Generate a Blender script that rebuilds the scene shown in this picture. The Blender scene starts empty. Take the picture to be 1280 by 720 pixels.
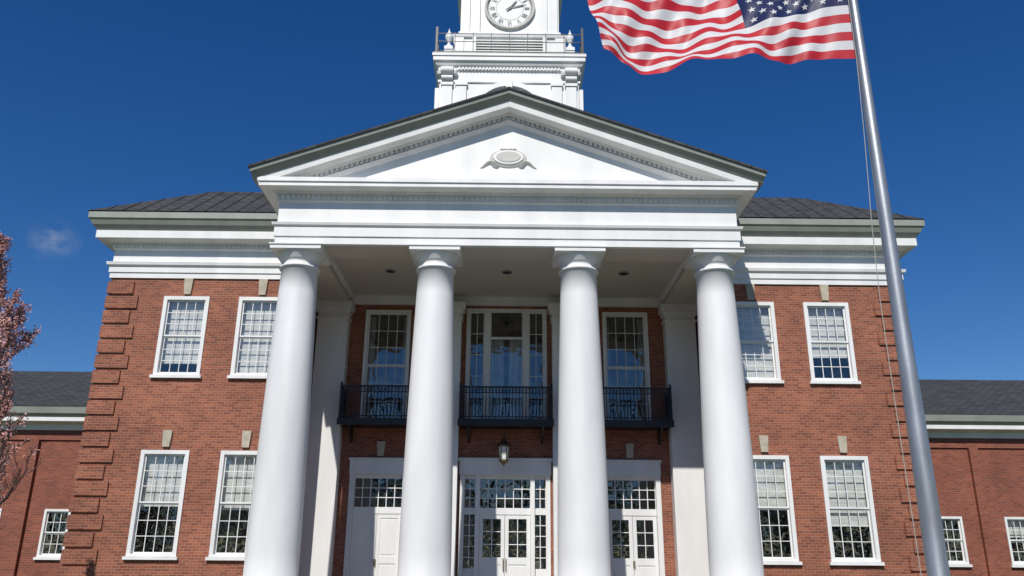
import bpy, math, random
from mathutils import Vector, Matrix
random.seed(7)
scene = bpy.context.scene
R = math.radians

# ------------------------------------------------------------------ materials
def new_mat(name):
    m = bpy.data.materials.new(name); m.use_nodes = True
    nt = m.node_tree
    b = nt.nodes["Principled BSDF"]
    return m, nt, b

def noise_mat(name, col, var=0.12, scale=3.0, rough=0.6, bump=0.0, bscale=40, metallic=0.0, stretch=None):
    m, nt, b = new_mat(name)
    tc = nt.nodes.new("ShaderNodeTexCoord")
    mp = nt.nodes.new("ShaderNodeMapping")
    nt.links.new(tc.outputs["Object"], mp.inputs[0])
    if stretch: mp.inputs["Scale"].default_value = stretch
    n = nt.nodes.new("ShaderNodeTexNoise"); n.inputs["Scale"].default_value = scale; n.inputs["Detail"].default_value = 6
    nt.links.new(mp.outputs[0], n.inputs["Vector"])
    r = nt.nodes.new("ShaderNodeValToRGB")
    r.color_ramp.elements[0].position = 0.3; r.color_ramp.elements[1].position = 0.7
    r.color_ramp.elements[0].color = (*[c*(1-var) for c in col], 1)
    r.color_ramp.elements[1].color = (*[min(1, c*(1+var*0.6)) for c in col], 1)
    nt.links.new(n.outputs["Fac"], r.inputs[0]); nt.links.new(r.outputs[0], b.inputs["Base Color"])
    b.inputs["Roughness"].default_value = rough; b.inputs["Metallic"].default_value = metallic
    if bump > 0:
        n2 = nt.nodes.new("ShaderNodeTexNoise"); n2.inputs["Scale"].default_value = bscale
        nt.links.new(tc.outputs["Object"], n2.inputs["Vector"])
        bp = nt.nodes.new("ShaderNodeBump"); bp.inputs["Strength"].default_value = bump; bp.inputs["Distance"].default_value = 0.02
        nt.links.new(n2.outputs["Fac"], bp.inputs["Height"]); nt.links.new(bp.outputs[0], b.inputs["Normal"])
    return m

def brick_mat(name, c1, c2, mortar, bw=0.213, bh=0.076, ms=0.007):
    m, nt, b = new_mat(name)
    L = nt.links.new
    tc = nt.nodes.new("ShaderNodeTexCoord")
    sp = nt.nodes.new("ShaderNodeSeparateXYZ"); L(tc.outputs["Object"], sp.inputs[0])
    ad = nt.nodes.new("ShaderNodeMath"); ad.operation = 'ADD'; L(sp.outputs[0], ad.inputs[0]); L(sp.outputs[1], ad.inputs[1])
    cb = nt.nodes.new("ShaderNodeCombineXYZ"); L(ad.outputs[0], cb.inputs[0]); L(sp.outputs[2], cb.inputs[1])
    br = nt.nodes.new("ShaderNodeTexBrick"); L(cb.outputs[0], br.inputs["Vector"])
    br.inputs["Scale"].default_value = 1.0
    br.inputs["Color1"].default_value = (*c1, 1); br.inputs["Color2"].default_value = (*c2, 1)
    br.inputs["Mortar"].default_value = (*mortar, 1)
    br.inputs["Mortar Size"].default_value = ms; br.inputs["Mortar Smooth"].default_value = 0.2
    br.inputs["Brick Width"].default_value = bw; br.inputs["Row Height"].default_value = bh
    n = nt.nodes.new("ShaderNodeTexNoise"); n.inputs["Scale"].default_value = 0.7; n.inputs["Detail"].default_value = 8; n.inputs["Roughness"].default_value = 0.65
    L(tc.outputs["Object"], n.inputs["Vector"])
    mr = nt.nodes.new("ShaderNodeMapRange"); mr.inputs[1].default_value = 0.3; mr.inputs[2].default_value = 0.7
    mr.inputs[3].default_value = 0.74; mr.inputs[4].default_value = 1.2
    L(n.outputs["Fac"], mr.inputs[0])
    vm = nt.nodes.new("ShaderNodeVectorMath"); vm.operation = 'SCALE'
    L(br.outputs["Color"], vm.inputs[0]); L(mr.outputs[0], vm.inputs["Scale"])
    L(vm.outputs[0], b.inputs["Base Color"])
    b.inputs["Roughness"].default_value = 0.85
    bp = nt.nodes.new("ShaderNodeBump"); bp.inputs["Strength"].default_value = 0.6; bp.inputs["Distance"].default_value = 0.012; bp.invert = True
    L(br.outputs["Fac"], bp.inputs["Height"]); L(bp.outputs[0], b.inputs["Normal"])
    return m

def glass_mat(name):
    m = bpy.data.materials.new(name); m.use_nodes = True; nt = m.node_tree; nt.nodes.clear(); L = nt.links.new
    out = nt.nodes.new("ShaderNodeOutputMaterial")
    mix = nt.nodes.new("ShaderNodeMixShader"); tr = nt.nodes.new("ShaderNodeBsdfTransparent"); gl = nt.nodes.new("ShaderNodeBsdfGlossy")
    tr.inputs[0].default_value = (0.90, 0.92, 0.91, 1); gl.inputs["Roughness"].default_value = 0.03
    ge = nt.nodes.new("ShaderNodeNewGeometry")
    dt = nt.nodes.new("ShaderNodeVectorMath"); dt.operation = 'DOT_PRODUCT'; L(ge.outputs["Incoming"], dt.inputs[0]); L(ge.outputs["True Normal"], dt.inputs[1])
    ab = nt.nodes.new("ShaderNodeMath"); ab.operation = 'ABSOLUTE'; L(dt.outputs["Value"], ab.inputs[0])
    su = nt.nodes.new("ShaderNodeMath"); su.operation = 'SUBTRACT'; su.inputs[0].default_value = 1.0; L(ab.outputs[0], su.inputs[1])
    pw = nt.nodes.new("ShaderNodeMath"); pw.operation = 'POWER'; pw.inputs[1].default_value = 4.0; L(su.outputs[0], pw.inputs[0])
    tc = nt.nodes.new("ShaderNodeTexCoord"); n = nt.nodes.new("ShaderNodeTexNoise"); n.inputs["Scale"].default_value = 1.9
    bp = nt.nodes.new("ShaderNodeBump"); bp.inputs["Strength"].default_value = 0.3; bp.inputs["Distance"].default_value = 0.06
    L(tc.outputs["Object"], n.inputs["Vector"]); L(n.outputs["Fac"], bp.inputs["Height"]); L(bp.outputs[0], gl.inputs["Normal"])
    mp = nt.nodes.new("ShaderNodeMath"); mp.operation = 'MULTIPLY_ADD'; mp.inputs[1].default_value = 0.82; mp.inputs[2].default_value = 0.16
    L(pw.outputs[0], mp.inputs[0]); L(mp.outputs[0], mix.inputs[0]); L(tr.outputs[0], mix.inputs[1]); L(gl.outputs[0], mix.inputs[2])
    L(mix.outputs[0], out.inputs[0])
    return m

M = {}
M['brick'] = brick_mat("red_brick", (0.345, 0.108, 0.053), (0.20, 0.056, 0.031), (0.34, 0.225, 0.165))
M['brick_dark'] = brick_mat("annex_brick", (0.29, 0.077, 0.041), (0.19, 0.048, 0.029), (0.26, 0.165, 0.125))
M['white'] = noise_mat("white_paint", (0.76, 0.76, 0.745), 0.10, 1.6, 0.5, 0.03, 25, stretch=(1, 1, 0.22))
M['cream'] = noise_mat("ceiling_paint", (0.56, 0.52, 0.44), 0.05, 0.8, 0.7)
M['gutter'] = noise_mat("grey_gutter_metal", (0.28, 0.30, 0.26), 0.14, 2.0, 0.5)
M['stone'] = noise_mat("limestone", (0.45, 0.40, 0.31), 0.2, 6, 0.8, 0.1, 60)
M['ornament'] = noise_mat("plaster_ornament", (0.55, 0.54, 0.50), 0.1, 6, 0.7)
M['iron'] = noise_mat("black_iron", (0.012, 0.012, 0.014), 0.2, 8, 0.45)
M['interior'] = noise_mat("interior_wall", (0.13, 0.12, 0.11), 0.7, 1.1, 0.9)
M['blind'] = noise_mat("window_blind", (0.74, 0.73, 0.69), 0.2, 2.2, 0.8, stretch=(1, 1, 7))
M['curtain'] = noise_mat("curtain_cloth", (0.42, 0.44, 0.45), 0.45, 2.0, 0.9, stretch=(6, 1, 0.3))
M['glass'] = glass_mat("window_glass")
M['paver'] = brick_mat("paving", (0.20, 0.185, 0.165), (0.16, 0.15, 0.13), (0.11, 0.10, 0.09), 0.8, 0.8, 0.01)
M['concrete'] = noise_mat("concrete", (0.21, 0.195, 0.175), 0.15, 1.5, 0.85, 0.15, 30)
M['grass'] = noise_mat("grass_lawn", (0.07, 0.10, 0.03), 0.4, 2.5, 0.95, 0.6, 60)
M['asphalt'] = noise_mat("asphalt", (0.05, 0.05, 0.052), 0.25, 4, 0.9, 0.3, 90)
M['paintline'] = noise_mat("road_paint", (0.7, 0.7, 0.66), 0.2, 6, 0.8)
M['steel'] = noise_mat("brushed_aluminium", (0.40, 0.42, 0.44), 0.2, 3.0, 0.45, 0.05, 14, metallic=0.7, stretch=(4, 4, 0.6))
M['rope'] = noise_mat("rope", (0.40, 0.38, 0.33), 0.1, 10, 0.9)
M['bark'] = noise_mat("bark", (0.10, 0.06, 0.05), 0.3, 12, 0.9, 0.4, 50)
M['buds'] = noise_mat("pink_buds", (0.58, 0.30, 0.26), 0.4, 6, 0.8)
M['leaf'] = noise_mat("tree_leaves", (0.06, 0.085, 0.03), 0.5, 0.5, 0.9)
M['black'] = noise_mat("black_paint", (0.02, 0.02, 0.022), 0.1, 5, 0.5)
M['brass'] = noise_mat("brass", (0.25, 0.18, 0.09), 0.2, 8, 0.4, metallic=0.9)
def roof_mat():
    m, nt, b = new_mat("slate_roof"); L = nt.links.new
    tc = nt.nodes.new("ShaderNodeTexCoord")
    br = nt.nodes.new("ShaderNodeTexBrick"); L(tc.outputs["Object"], br.inputs["Vector"])
    br.inputs["Scale"].default_value = 1.0; br.inputs["Brick Width"].default_value = 0.35; br.inputs["Row Height"].default_value = 0.2
    br.inputs["Color1"].default_value = (0.06, 0.06, 0.062, 1); br.inputs["Color2"].default_value = (0.03, 0.031, 0.033, 1)
    br.inputs["Mortar"].default_value = (0.014, 0.014, 0.014, 1); br.inputs["Mortar Size"].default_value = 0.02
    L(br.outputs["Color"], b.inputs["Base Color"]); b.inputs["Roughness"].default_value = 0.85
    return m
M['roof'] = roof_mat()

# ------------------------------------------------------------------ mesh builder
class MB:
    def __init__(s): s.v = []; s.f = []; s.m = []; s.mats = []; s.sm = []
    def mi(s, mat):
        mt = M[mat]
        if mt not in s.mats: s.mats.append(mt)
        return s.mats.index(mt)
    def add(s, vs, fs, mat, smooth=False):
        o = len(s.v); k = s.mi(mat); s.v += [tuple(p) for p in vs]
        for f in fs: s.f.append([i+o for i in f]); s.m.append(k); s.sm.append(smooth)
    def box(s, x0, x1, y0, y1, z0, z1, mat):
        if x0 > x1: x0, x1 = x1, x0
        if y0 > y1: y0, y1 = y1, y0
        if z0 > z1: z0, z1 = z1, z0
        vs = [(x0,y0,z0),(x1,y0,z0),(x1,y1,z0),(x0,y1,z0),(x0,y0,z1),(x1,y0,z1),(x1,y1,z1),(x0,y1,z1)]
        s.add(vs, [(0,3,2,1),(4,5,6,7),(0,1,5,4),(1,2,6,5),(2,3,7,6),(3,0,4,7)], mat)
    def quad(s, a, b, c, d, mat): s.add([a,b,c,d], [(0,1,2,3)], mat)
    def lathe(s, cx, cy, prof, mat, seg=48, caps=True, a0=0.0):
        vs = []; fs = []
        for r, z in prof:
            for i in range(seg):
                a = a0 + 2*math.pi*i/seg; vs.append((cx+r*math.cos(a), cy+r*math.sin(a), z))
        for j in range(len(prof)-1):
            for i in range(seg):
                i2 = (i+1) % seg
                fs.append((j*seg+i, j*seg+i2, (j+1)*seg+i2, (j+1)*seg+i))
        if caps:
            fs.append(tuple(range(seg))[::-1]); fs.append(tuple((len(prof)-1)*seg+i for i in range(seg)))
        s.add(vs, fs, mat, seg > 12)
    def cylx(s, x0, x1, cy, cz, r, mat, seg=16):
        vs = []
        for x in (x0, x1):
            for i in range(seg):
                a = 2*math.pi*i/seg; vs.append((x, cy+r*math.cos(a), cz+r*math.sin(a)))
        fs = [(i, (i+1)%seg, seg+(i+1)%seg, seg+i) for i in range(seg)] + [tuple(range(seg)), tuple(range(seg, 2*seg))]
        s.add(vs, fs, mat)
    def sweep(s, path, prof, mat, closed=False):
        n = len(path); offs = []
        def nrm(a, b):
            d = Vector((b[0]-a[0], b[1]-a[1])); d.normalize(); return Vector((d.y, -d.x))
        for i in range(n):
            if closed or 0 < i < n-1:
                n1 = nrm(path[i-1], path[i]); n2 = nrm(path[i], path[(i+1) % n])
                offs.append((n1+n2)/(1+n1.dot(n2)))
            elif i == 0: offs.append(nrm(path[0], path[1]))
            else: offs.append(nrm(path[-2], path[-1]))
        k = len(prof); vs = []; fs = []
        for i in range(n):
            for o, z in prof: vs.append((path[i][0]+offs[i].x*o, path[i][1]+offs[i].y*o, z))
        for i in range(n if closed else n-1):
            j = (i+1) % n
            for q in range(k-1): fs.append((i*k+q, j*k+q, j*k+q+1, i*k+q+1))
        if not closed:
            fs.append(tuple(range(k))); fs.append(tuple((n-1)*k+q for q in range(k))[::-1])
        s.add(vs, fs, mat)
    def wall(s, y, x0, x1, z0, z1, ops, mat, depth=0.28, rev='white'):
        xs = sorted(set([x0, x1]+[o[0] for o in ops]+[o[1] for o in ops]))
        zs = sorted(set([z0, z1]+[o[2] for o in ops]+[o[3] for o in ops]))
        for i in range(len(xs)-1):
            for j in range(len(zs)-1):
                cx = (xs[i]+xs[i+1])/2; cz = (zs[j]+zs[j+1])/2
                if any(o[0] < cx < o[1] and o[2] < cz < o[3] for o in ops): continue
                s.quad((xs[i],y,zs[j]),(xs[i+1],y,zs[j]),(xs[i+1],y,zs[j+1]),(xs[i],y,zs[j+1]), mat)
        for a, b, c, d in ops:
            y2 = y+depth
            s.quad((a,y,c),(a,y2,c),(a,y2,d),(a,y,d), rev); s.quad((b,y,c),(b,y,d),(b,y2,d),(b,y2,c), rev)
            s.quad((a,y,d),(a,y2,d),(b,y2,d),(b,y,d), rev); s.quad((a,y,c),(b,y,c),(b,y2,c),(a,y2,c), rev)
    def obj(s, name, parent=None):
        me = bpy.data.meshes.new(name); me.from_pydata(s.v, [], s.f)
        for m in s.mats: me.materials.append(m)
        me.polygons.foreach_set("material_index", s.m); me.polygons.foreach_set("use_smooth", s.sm)
        me.update()
        ob = bpy.data.objects.new(name, me); scene.collection.objects.link(ob)
        if parent: ob.parent = parent
        return ob
def empty(name):
    e = bpy.data.objects.new(name, None); scene.collection.objects.link(e); return e

# ------------------------------------------------------------------ windows
def window(g, cx, w, z0, z1, y, cols=4, ru=3, rl=3, blind=0.5, casing=0.11, sill=True, bmat='blind', head=True):
    x0, x1 = cx-w/2, cx+w/2; c = casing
    yf = y-0.035
    g.box(x0-0.0, x0+c, yf, y+0.16, z0, z1, 'white'); g.box(x1-c, x1, yf, y+0.16, z0, z1, 'white')
    g.box(x0+c, x1-c, yf+0.003, y+0.16, z1-c, z1, 'white'); g.box(x0+c, x1-c, yf+0.003, y+0.16, z0, z0+0.07, 'white')
    if sill: g.box(x0-0.06, x1+0.06, y-0.1, y+0.02, z0-0.09, z0-0.003, 'white')
    ix0, ix1, iz0, iz1 = x0+c, x1-c, z0+0.07, z1-c
    zm = iz0+(iz1-iz0)*rl/(ru+rl) if rl else iz0
    s = 0.045
    for (a, b, ys, rows) in ((zm, iz1, y+0.04, ru), (iz0, zm, y+0.08, rl)):
        if rows == 0: continue
        g.box(ix0, ix0+s, ys, ys+0.035, a, b, 'white'); g.box(ix1-s, ix1, ys, ys+0.035, a, b, 'white')
        g.box(ix0+s, ix1-s, ys, ys+0.035, b-s, b, 'white'); g.box(ix0+s, ix1-s, ys, ys+0.035, a, a+s, 'white')
        for i in range(1, cols):
            xx = ix0+s+(ix1-ix0-2*s)*i/cols; g.box(xx-0.010, xx+0.010, ys+0.002, ys+0.03, a+s, b-s, 'white')
        for j in range(1, rows):
            zz = a+s+(b-a-2*s)*j/rows; g.box(ix0+s, ix1-s, ys+0.004, ys+0.028, zz-0.010, zz+0.010, 'white')
        g.quad((ix0+s,ys+0.02,a+s),(ix1-s,ys+0.02,a+s),(ix1-s,ys+0.02,b-s),(ix0+s,ys+0.02,b-s), 'glass')
    if blind > 0:
        zb = iz1-(iz1-iz0)*blind
        g.quad((ix0,y+0.22,zb),(ix1,y+0.22,zb),(ix1,y+0.22,iz1),(ix0,y+0.22,iz1), bmat)
        g.box(ix0, ix1, y+0.215, y+0.24, zb-0.03, zb, bmat)

def keystone(g, cx, zb, zt, y, wb=0.2, wt=0.27):
    vs = [(cx-wb/2,y-0.07,zb),(cx+wb/2,y-0.07,zb),(cx+wt/2,y-0.07,zt),(cx-wt/2,y-0.07,zt),
          (cx-wb/2,y+0.02,zb),(cx+wb/2,y+0.02,zb),(cx+wt/2,y+0.02,zt),(cx-wt/2,y+0.02,zt)]
    g.add(vs, [(0,1,2,3),(0,4,5,1),(1,5,6,2),(2,6,7,3),(3,7,4,0)], 'stone')

# ================================================================== BUILDING
B = empty("brick_town_hall")
FL = 0.6; HW = 12.15; YW = 24.0; PW = 6.32; YP = 21.0; YB = 26.6; YR = 38.0; ZB = 9.87
g = MB()
WX = (7.47, 9.75); ww = 1.38
for sgn in (-1, 1):
    ops = []
    for cx in WX:
        ops.append((sgn*cx-ww/2, sgn*cx+ww/2, 6.85, 9.30)); ops.append((sgn*cx-ww/2, sgn*cx+ww/2, 1.76, 4.66))
    a, b = (PW, HW) if sgn > 0 else (-HW, -PW)
    g.wall(YW, a, b, 0.0, 9.95, ops, 'brick')
    g.quad((sgn*PW,YW,0),(sgn*PW,YB,0),(sgn*PW,YB,9.95),(sgn*PW,YW,9.95), 'brick')
    g.quad((sgn*HW,YW,0),(sgn*HW,YR,0),(sgn*HW,YR,9.95),(sgn*HW,YW,9.95), 'brick')
g.quad((-HW,YR,0),(HW,YR,0),(HW,YR,9.95),(-HW,YR,9.95), 'brick')
ops = [(-4.73,-3.21,5.95,9.72),(3.21,4.73,5.95,9.72),(-1.34,1.34,5.95,9.8),
       (-1.39,1.39,FL,4.3),(-4.9,-3.1,FL,4.3),(3.1,4.9,FL,4.3)]
g.wall(YB, -PW, PW, 0, 10.3, ops, 'brick')
# quoins
z = 0.62; k = 0
while z < 9.7:
    h = min(0.46, 9.84-z); wq = 0.92 if k % 2 == 0 else 0.74
    for sgn in (-1, 1):
        g.box(sgn*(HW-wq), sgn*(HW+0.055), YW-0.055, YW+wq, z, z+h-0.075, 'brick')
    z += 0.46; k += 1
g.obj("brick_walls", B)

g = MB()  # interiors
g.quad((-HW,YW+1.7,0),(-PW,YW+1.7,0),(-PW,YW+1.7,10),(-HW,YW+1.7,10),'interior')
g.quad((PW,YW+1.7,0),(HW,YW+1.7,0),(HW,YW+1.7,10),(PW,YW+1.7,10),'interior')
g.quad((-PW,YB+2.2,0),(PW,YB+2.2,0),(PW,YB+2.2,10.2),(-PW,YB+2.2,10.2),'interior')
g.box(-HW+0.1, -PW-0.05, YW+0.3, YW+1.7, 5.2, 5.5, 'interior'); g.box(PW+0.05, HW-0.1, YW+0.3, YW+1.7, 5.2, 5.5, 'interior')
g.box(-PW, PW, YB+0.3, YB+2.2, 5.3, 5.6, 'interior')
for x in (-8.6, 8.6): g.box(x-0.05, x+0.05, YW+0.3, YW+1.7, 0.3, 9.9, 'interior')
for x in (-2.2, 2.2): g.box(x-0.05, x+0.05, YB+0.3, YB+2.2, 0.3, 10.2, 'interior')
g.obj("interior_rooms", B)

g = MB()
bl_u = [0.98, 0.84, 0.98, 0.68]; bl_l = [0.55, 0.52, 0.47, 0.66]
i = 0
for sgn in (-1, 1):
    for cx in WX:
        window(g, sgn*cx, ww, 6.85, 9.30, YW, 4, 3, 3, bl_u[i]); window(g, sgn*cx, ww, 1.76, 4.66, YW, 4, 3, 3, bl_l[i])
        keystone(g, sgn*cx, 9.36, 9.86, YW); keystone(g, sgn*cx, 4.75, 5.22, YW); i += 1
for cx in (-3.97, 3.97):
    window(g, cx, 1.52, 5.95, 9.72, YB, 4, 3, 3, 0.0, 0.1, False)
    for i in range(5):
        for sd in (-1, 1):
            xa = cx+sd*(0.66-0.035*i); xb = cx+sd*(0.66-0.035*(i+1))
            g.quad((xa,YB+0.4+0.03*(i%2),5.95),(xb,YB+0.4+0.03*((i+1)%2),5.95),(xb,YB+0.4+0.03*((i+1)%2),9.6),(xa,YB+0.4+0.03*(i%2),9.6),'curtain')
window(g, -0.985, 0.71, 5.95, 9.8, YB, 2, 5, 0, 0.0, 0.1, False)
window(g, 0.985, 0.71, 5.95, 9.8, YB, 2, 5, 0, 0.0, 0.1, False)
window(g, 0, 1.256, 5.95, 9.8, YB, 1, 1, 0, 0.0, 0.07, False)
g.box(-0.56, 0.56, YB+0.02, YB+0.09, 8.75, 8.83, 'white')
for i in range(26):
    x = -0.56+i*0.043
    if 11 <= i <= 14: continue
    g.quad((x, YB+0.25+0.03*(i%2), 5.95),(x+0.043, YB+0.25+0.03*((i+1)%2), 5.95),(x+0.043, YB+0.25+0.03*((i+1)%2), 8.8),(x, YB+0.25+0.03*(i%2), 8.8),'curtain')
keystone(g, -3.97, 4.86, 5.32, YB); keystone(g, 3.97, 4.86, 5.32, YB)
g.obj("windows", B)

# doors
g = MB()
def door_leaf(x0, x1, y, glass=True):
    z0, z1 = FL, 3.1
    s = 0.12
    g.box(x0+0.006, x0+s, y, y+0.05, z0, z1, 'white'); g.box(x1-s, x1-0.006, y, y+0.05, z0, z1, 'white')
    g.box(x0+s, x1-s, y+0.001, y+0.05, z1-0.13, z1, 'white'); g.box(x0+s, x1-s, y+0.001, y+0.05, z0, z0+0.22, 'white')
    g.box(x0+s, x1-s, y+0.001, y+0.05, 1.62, 1.83, 'white')
    g.box(x0+s, x1-s, y+0.02, y+0.045, z0+0.22, 1.62, 'white')
    g.box(x0+s+0.05, x1-s-0.05, y+0.008, y+0.02, z0+0.28, 1.56, 'white')
    if glass:
        g.quad((x0+s,y+0.03,1.83),(x1-s,y+0.03,1.83),(x1-s,y+0.03,2.97),(x0+s,y+0.03,2.97),'glass')
        xm = (x0+x1)/2; g.box(xm-0.012, xm+0.012, y+0.012, y+0.04, 1.83, 2.97, 'white')
        for q in (1, 2):
            zz = 1.83+1.14*q/3; g.box(x0+s, x1-s, y+0.014, y+0.038, zz-0.012, zz+0.012, 'white')
    else:
        g.box(x0+s, x1-s, y+0.02, y+0.045, 1.83, 2.97, 'white')
        g.box(x0+s+0.05, x1-s-0.05, y+0.008, y+0.02, 1.89, 2.91, 'white')
def transom(x0, x1, y, cols):
    g.box(x0, x1, y-0.02, y+0.1, 3.1, 3.3, 'white'); g.box(x0, x1, y-0.02, y+0.1, 4.18, 4.3, 'white')
    g.quad((x0,y+0.05,3.3),(x1,y+0.05,3.3),(x1,y+0.05,4.18),(x0,y+0.05,4.18),'glass')
    for i in range(0, cols+1):
        xx = x0+(x1-x0)*i/cols; g.box(xx-0.013, xx+0.013, y+0.02, y+0.06, 3.3, 4.18, 'white')
    for q in (1, 2):
        zz = 3.3+0.88*q/3; g.box(x0, x1, y+0.022, y+0.058, zz-0.012, zz+0.012, 'white')
yd = YB+0.1
for cx, gl in ((-3.99, False), (3.99, True)):
    g.box(cx-0.91, cx-0.76, YB-0.05, YB+0.2, FL, 4.3, 'white'); g.box(cx+0.76, cx+0.91, YB-0.05, YB+0.2, FL, 4.3, 'white')
    transom(cx-0.76, cx+0.76, yd, 6); door_leaf(cx-0.76, cx, yd, gl); door_leaf(cx, cx+0.76, yd, gl)
    g.box(cx-0.93, cx+0.93, YB-0.07, YB-0.002, 4.3, 4.72, 'white'); g.box(cx-0.96, cx+0.96, YB-0.12, YB-0.002, 4.72, 4.80, 'white')
    g.box(cx-0.03, cx-0.01, yd-0.06, yd, 1.55, 1.75, 'brass'); g.box(cx+0.01, cx+0.03, yd-0.06, yd, 1.55, 1.75, 'brass')
for s in (-1, 1):
    g.box(s*1.28, s*1.42, YB-0.05, YB+0.2, FL, 4.3, 'white'); g.box(s*0.80, s*0.93, YB-0.03, YB+0.2, FL, 4.3, 'white')
    a, b = sorted((s*0.93, s*1.28))
    transom(a, b, yd, 2)
    g.box(a, b, yd, yd+0.05, FL, 1.5, 'white'); g.quad((a,yd+0.03,1.5),(b,yd+0.03,1.5),(b,yd+0.03,3.1),(a,yd+0.03,3.1),'glass')
    xm = (a+b)/2; g.box(xm-0.012, xm+0.012, yd+0.01, yd+0.05, 1.5, 3.1, 'white')
    for q in range(1, 5): g.box(a, b, yd+0.012, yd+0.048, 1.5+0.32*q-0.012, 1.5+0.32*q+0.012, 'white')
    door_leaf(*sorted((0, s*0.8)), yd, True)
    g.box(s*0.03, s*0.055, yd-0.07, yd, 1.45, 1.8, 'brass')
transom(-0.8, 0.8, yd, 6)
g.box(-1.45, 1.45, YB-0.10, YB-0.002, 4.3, 4.72, 'white'); g.box(-1.49, 1.49, YB-0.16, YB-0.002, 4.72, 4.82, 'white')
g.obj("entrance_doors", B)

# entablature + cornice
g = MB()
prof_m = [(-0.1,9.87),(0.05,9.87),(0.05,10.04),(0.085,10.045),(0.085,10.22),(0.15,10.27),(0.17,10.36),(0.03,10.38),(0.03,10.78),(0.09,10.82),(0.09,10.96),(0.17,10.98),(0.2,11.01),(0.47,11.03),(0.47,11.27),(-0.1,11.30)]
path_m = [(PW-0.02,YW),(HW,YW),(HW,YR),(-HW,YR),(-HW,YW),(-PW+0.02,YW)]
g.sweep(path_m, prof_m, 'white')
prof_p = [(-0.1,9.87),(0.04,9.87),(0.04,10.08),(0.075,10.085),(0.075,10.36),(0.13,10.40),(0.15,10.47),(0.02,10.49),(0.02,11.10),(0.08,11.14),(0.08,11.30),(0.17,11.33),(0.2,11.38),(0.5,11.40),(0.5,11.50),(0.54,11.52),(0.54,11.64),(-0.1,11.66)]
path_p = [(-PW,YB),(-PW,YP),(PW,YP),(PW,YB)]
g.sweep(path_p, prof_p, 'white')
def dent_front(x0, x1, y, z0, z1, o0, o1, st=0.14, w=0.085):
    n = int((x1-x0)/st)
    for i in range(n+1):
        x = x0+(x1-x0)*i/n; g.box(x-w/2, x+w/2, y-o1, y-o0, z0, z1, 'white')
dent_front(-PW-0.05, PW+0.05, YP, 11.20, 11.30, 0.06, 0.13)
dent_front(PW+0.3, HW+0.05, YW, 10.86, 10.955, 0.07, 0.13); dent_front(-HW-0.05, -PW-0.3, YW, 10.86, 10.955, 0.07, 0.13)
bt = 1.08
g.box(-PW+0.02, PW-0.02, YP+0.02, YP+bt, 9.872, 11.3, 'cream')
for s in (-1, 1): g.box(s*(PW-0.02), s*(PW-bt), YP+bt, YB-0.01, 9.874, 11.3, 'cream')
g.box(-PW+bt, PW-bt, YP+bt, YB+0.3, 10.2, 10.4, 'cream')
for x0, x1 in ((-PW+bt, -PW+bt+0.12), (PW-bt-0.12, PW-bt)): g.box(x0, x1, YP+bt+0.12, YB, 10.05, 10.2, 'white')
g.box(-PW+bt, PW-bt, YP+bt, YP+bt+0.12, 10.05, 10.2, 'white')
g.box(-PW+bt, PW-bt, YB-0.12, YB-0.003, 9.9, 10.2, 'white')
g.obj("entablature_and_ceiling", B)

g = MB()
for x in (-3.6, 0, 3.6):
    g.lathe(x, 24.0, [(0.17,10.205),(0.17,10.18),(0.13,10.17)], 'gutter', 24, False); g.lathe(x, 24.0, [(0.13,10.175),(0.12,10.199)], 'black', 24)
g.obj("ceiling_downlights", B)

# pediment
g = MB()
ZA = 14.42; mS = 0.36
def rake(a, b, o_top, o_bot, back, mat, xe=None):
    for s in (-1, 1):
        xe_ = xe if xe else PW+o_top
        P = []
        for x in (0, xe_):
            zt = ZA-mS*x
            P += [(s*x, YP-o_top, zt-a),(s*x, YP-o_bot, zt-b),(s*x, YP+back, zt-b),(s*x, YP+back, zt-a)]
        g.add(P, [(0,1,5,4),(1,2,6,5),(2,3,7,6),(3,0,4,7),(0,3,2,1),(4,5,6,7)], mat)
rake(0.0, 0.06, 0.76, 0.76, 0.3, 'roof')
rake(0.06, 0.17, 0.72, 0.70, 0.05, 'gutter')
rake(0.17, 0.32, 0.67, 0.55, 0.05, 'gutter', PW+0.68)
rake(0.32, 0.50, 0.53, 0.51, 0.05, 'white', PW+0.52)
rake(0.50, 0.56, 0.20, 0.17, 0.05, 'white', PW)
rake(0.56, 0.70, 0.07, 0.07, 0.05, 'white', PW-0.3)
rake(0.70, 0.80, 0.12, 0.03, 0.05, 'white', PW-0.9)
for s in (-1, 1):
    for i in range(41):
        x = 0.1+i*0.137; zt = ZA-mS*x
        x2 = x+0.082; zt2 = ZA-mS*x2
        vs = [(s*x,YP-0.135,zt-0.56),(s*x2,YP-0.135,zt2-0.56),(s*x2,YP-0.135,zt2-0.66),(s*x,YP-0.135,zt-0.66),
              (s*x,YP-0.05,zt-0.56),(s*x2,YP-0.05,zt2-0.56),(s*x2,YP-0.05,zt2-0.66),(s*x,YP-0.05,zt-0.66)]
        g.add(vs, [(0,1,2,3),(3,2,6,7),(0,3,7,4),(1,5,6,2)], 'white')
g.add([(-PW,YP,11.6),(PW,YP,11.6),(PW,YP,ZA-mS*PW-0.3),(0,YP,ZA-0.3),(-PW,YP,ZA-mS*PW-0.3)], [(0,1,2,3,4)], 'white')
g.obj("pediment", B)
g = MB()
cz = 1.6+0.5226*20.95
def oval(rx, rz, y0, y1, mat, n=40):
    vs = [(rx*math.cos(2*math.pi*i/n), y0, cz+rz*math.sin(2*math.pi*i/n)) for i in range(n)]+[((rx+0.02)*math.cos(2*math.pi*i/n), y1, cz+(rz+0.02)*math.sin(2*math.pi*i/n)) for i in range(n)]
    g.add(vs, [tuple(range(n))]+[(i,(i+1)%n,n+(i+1)%n,n+i) for i in range(n)], mat)
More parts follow.
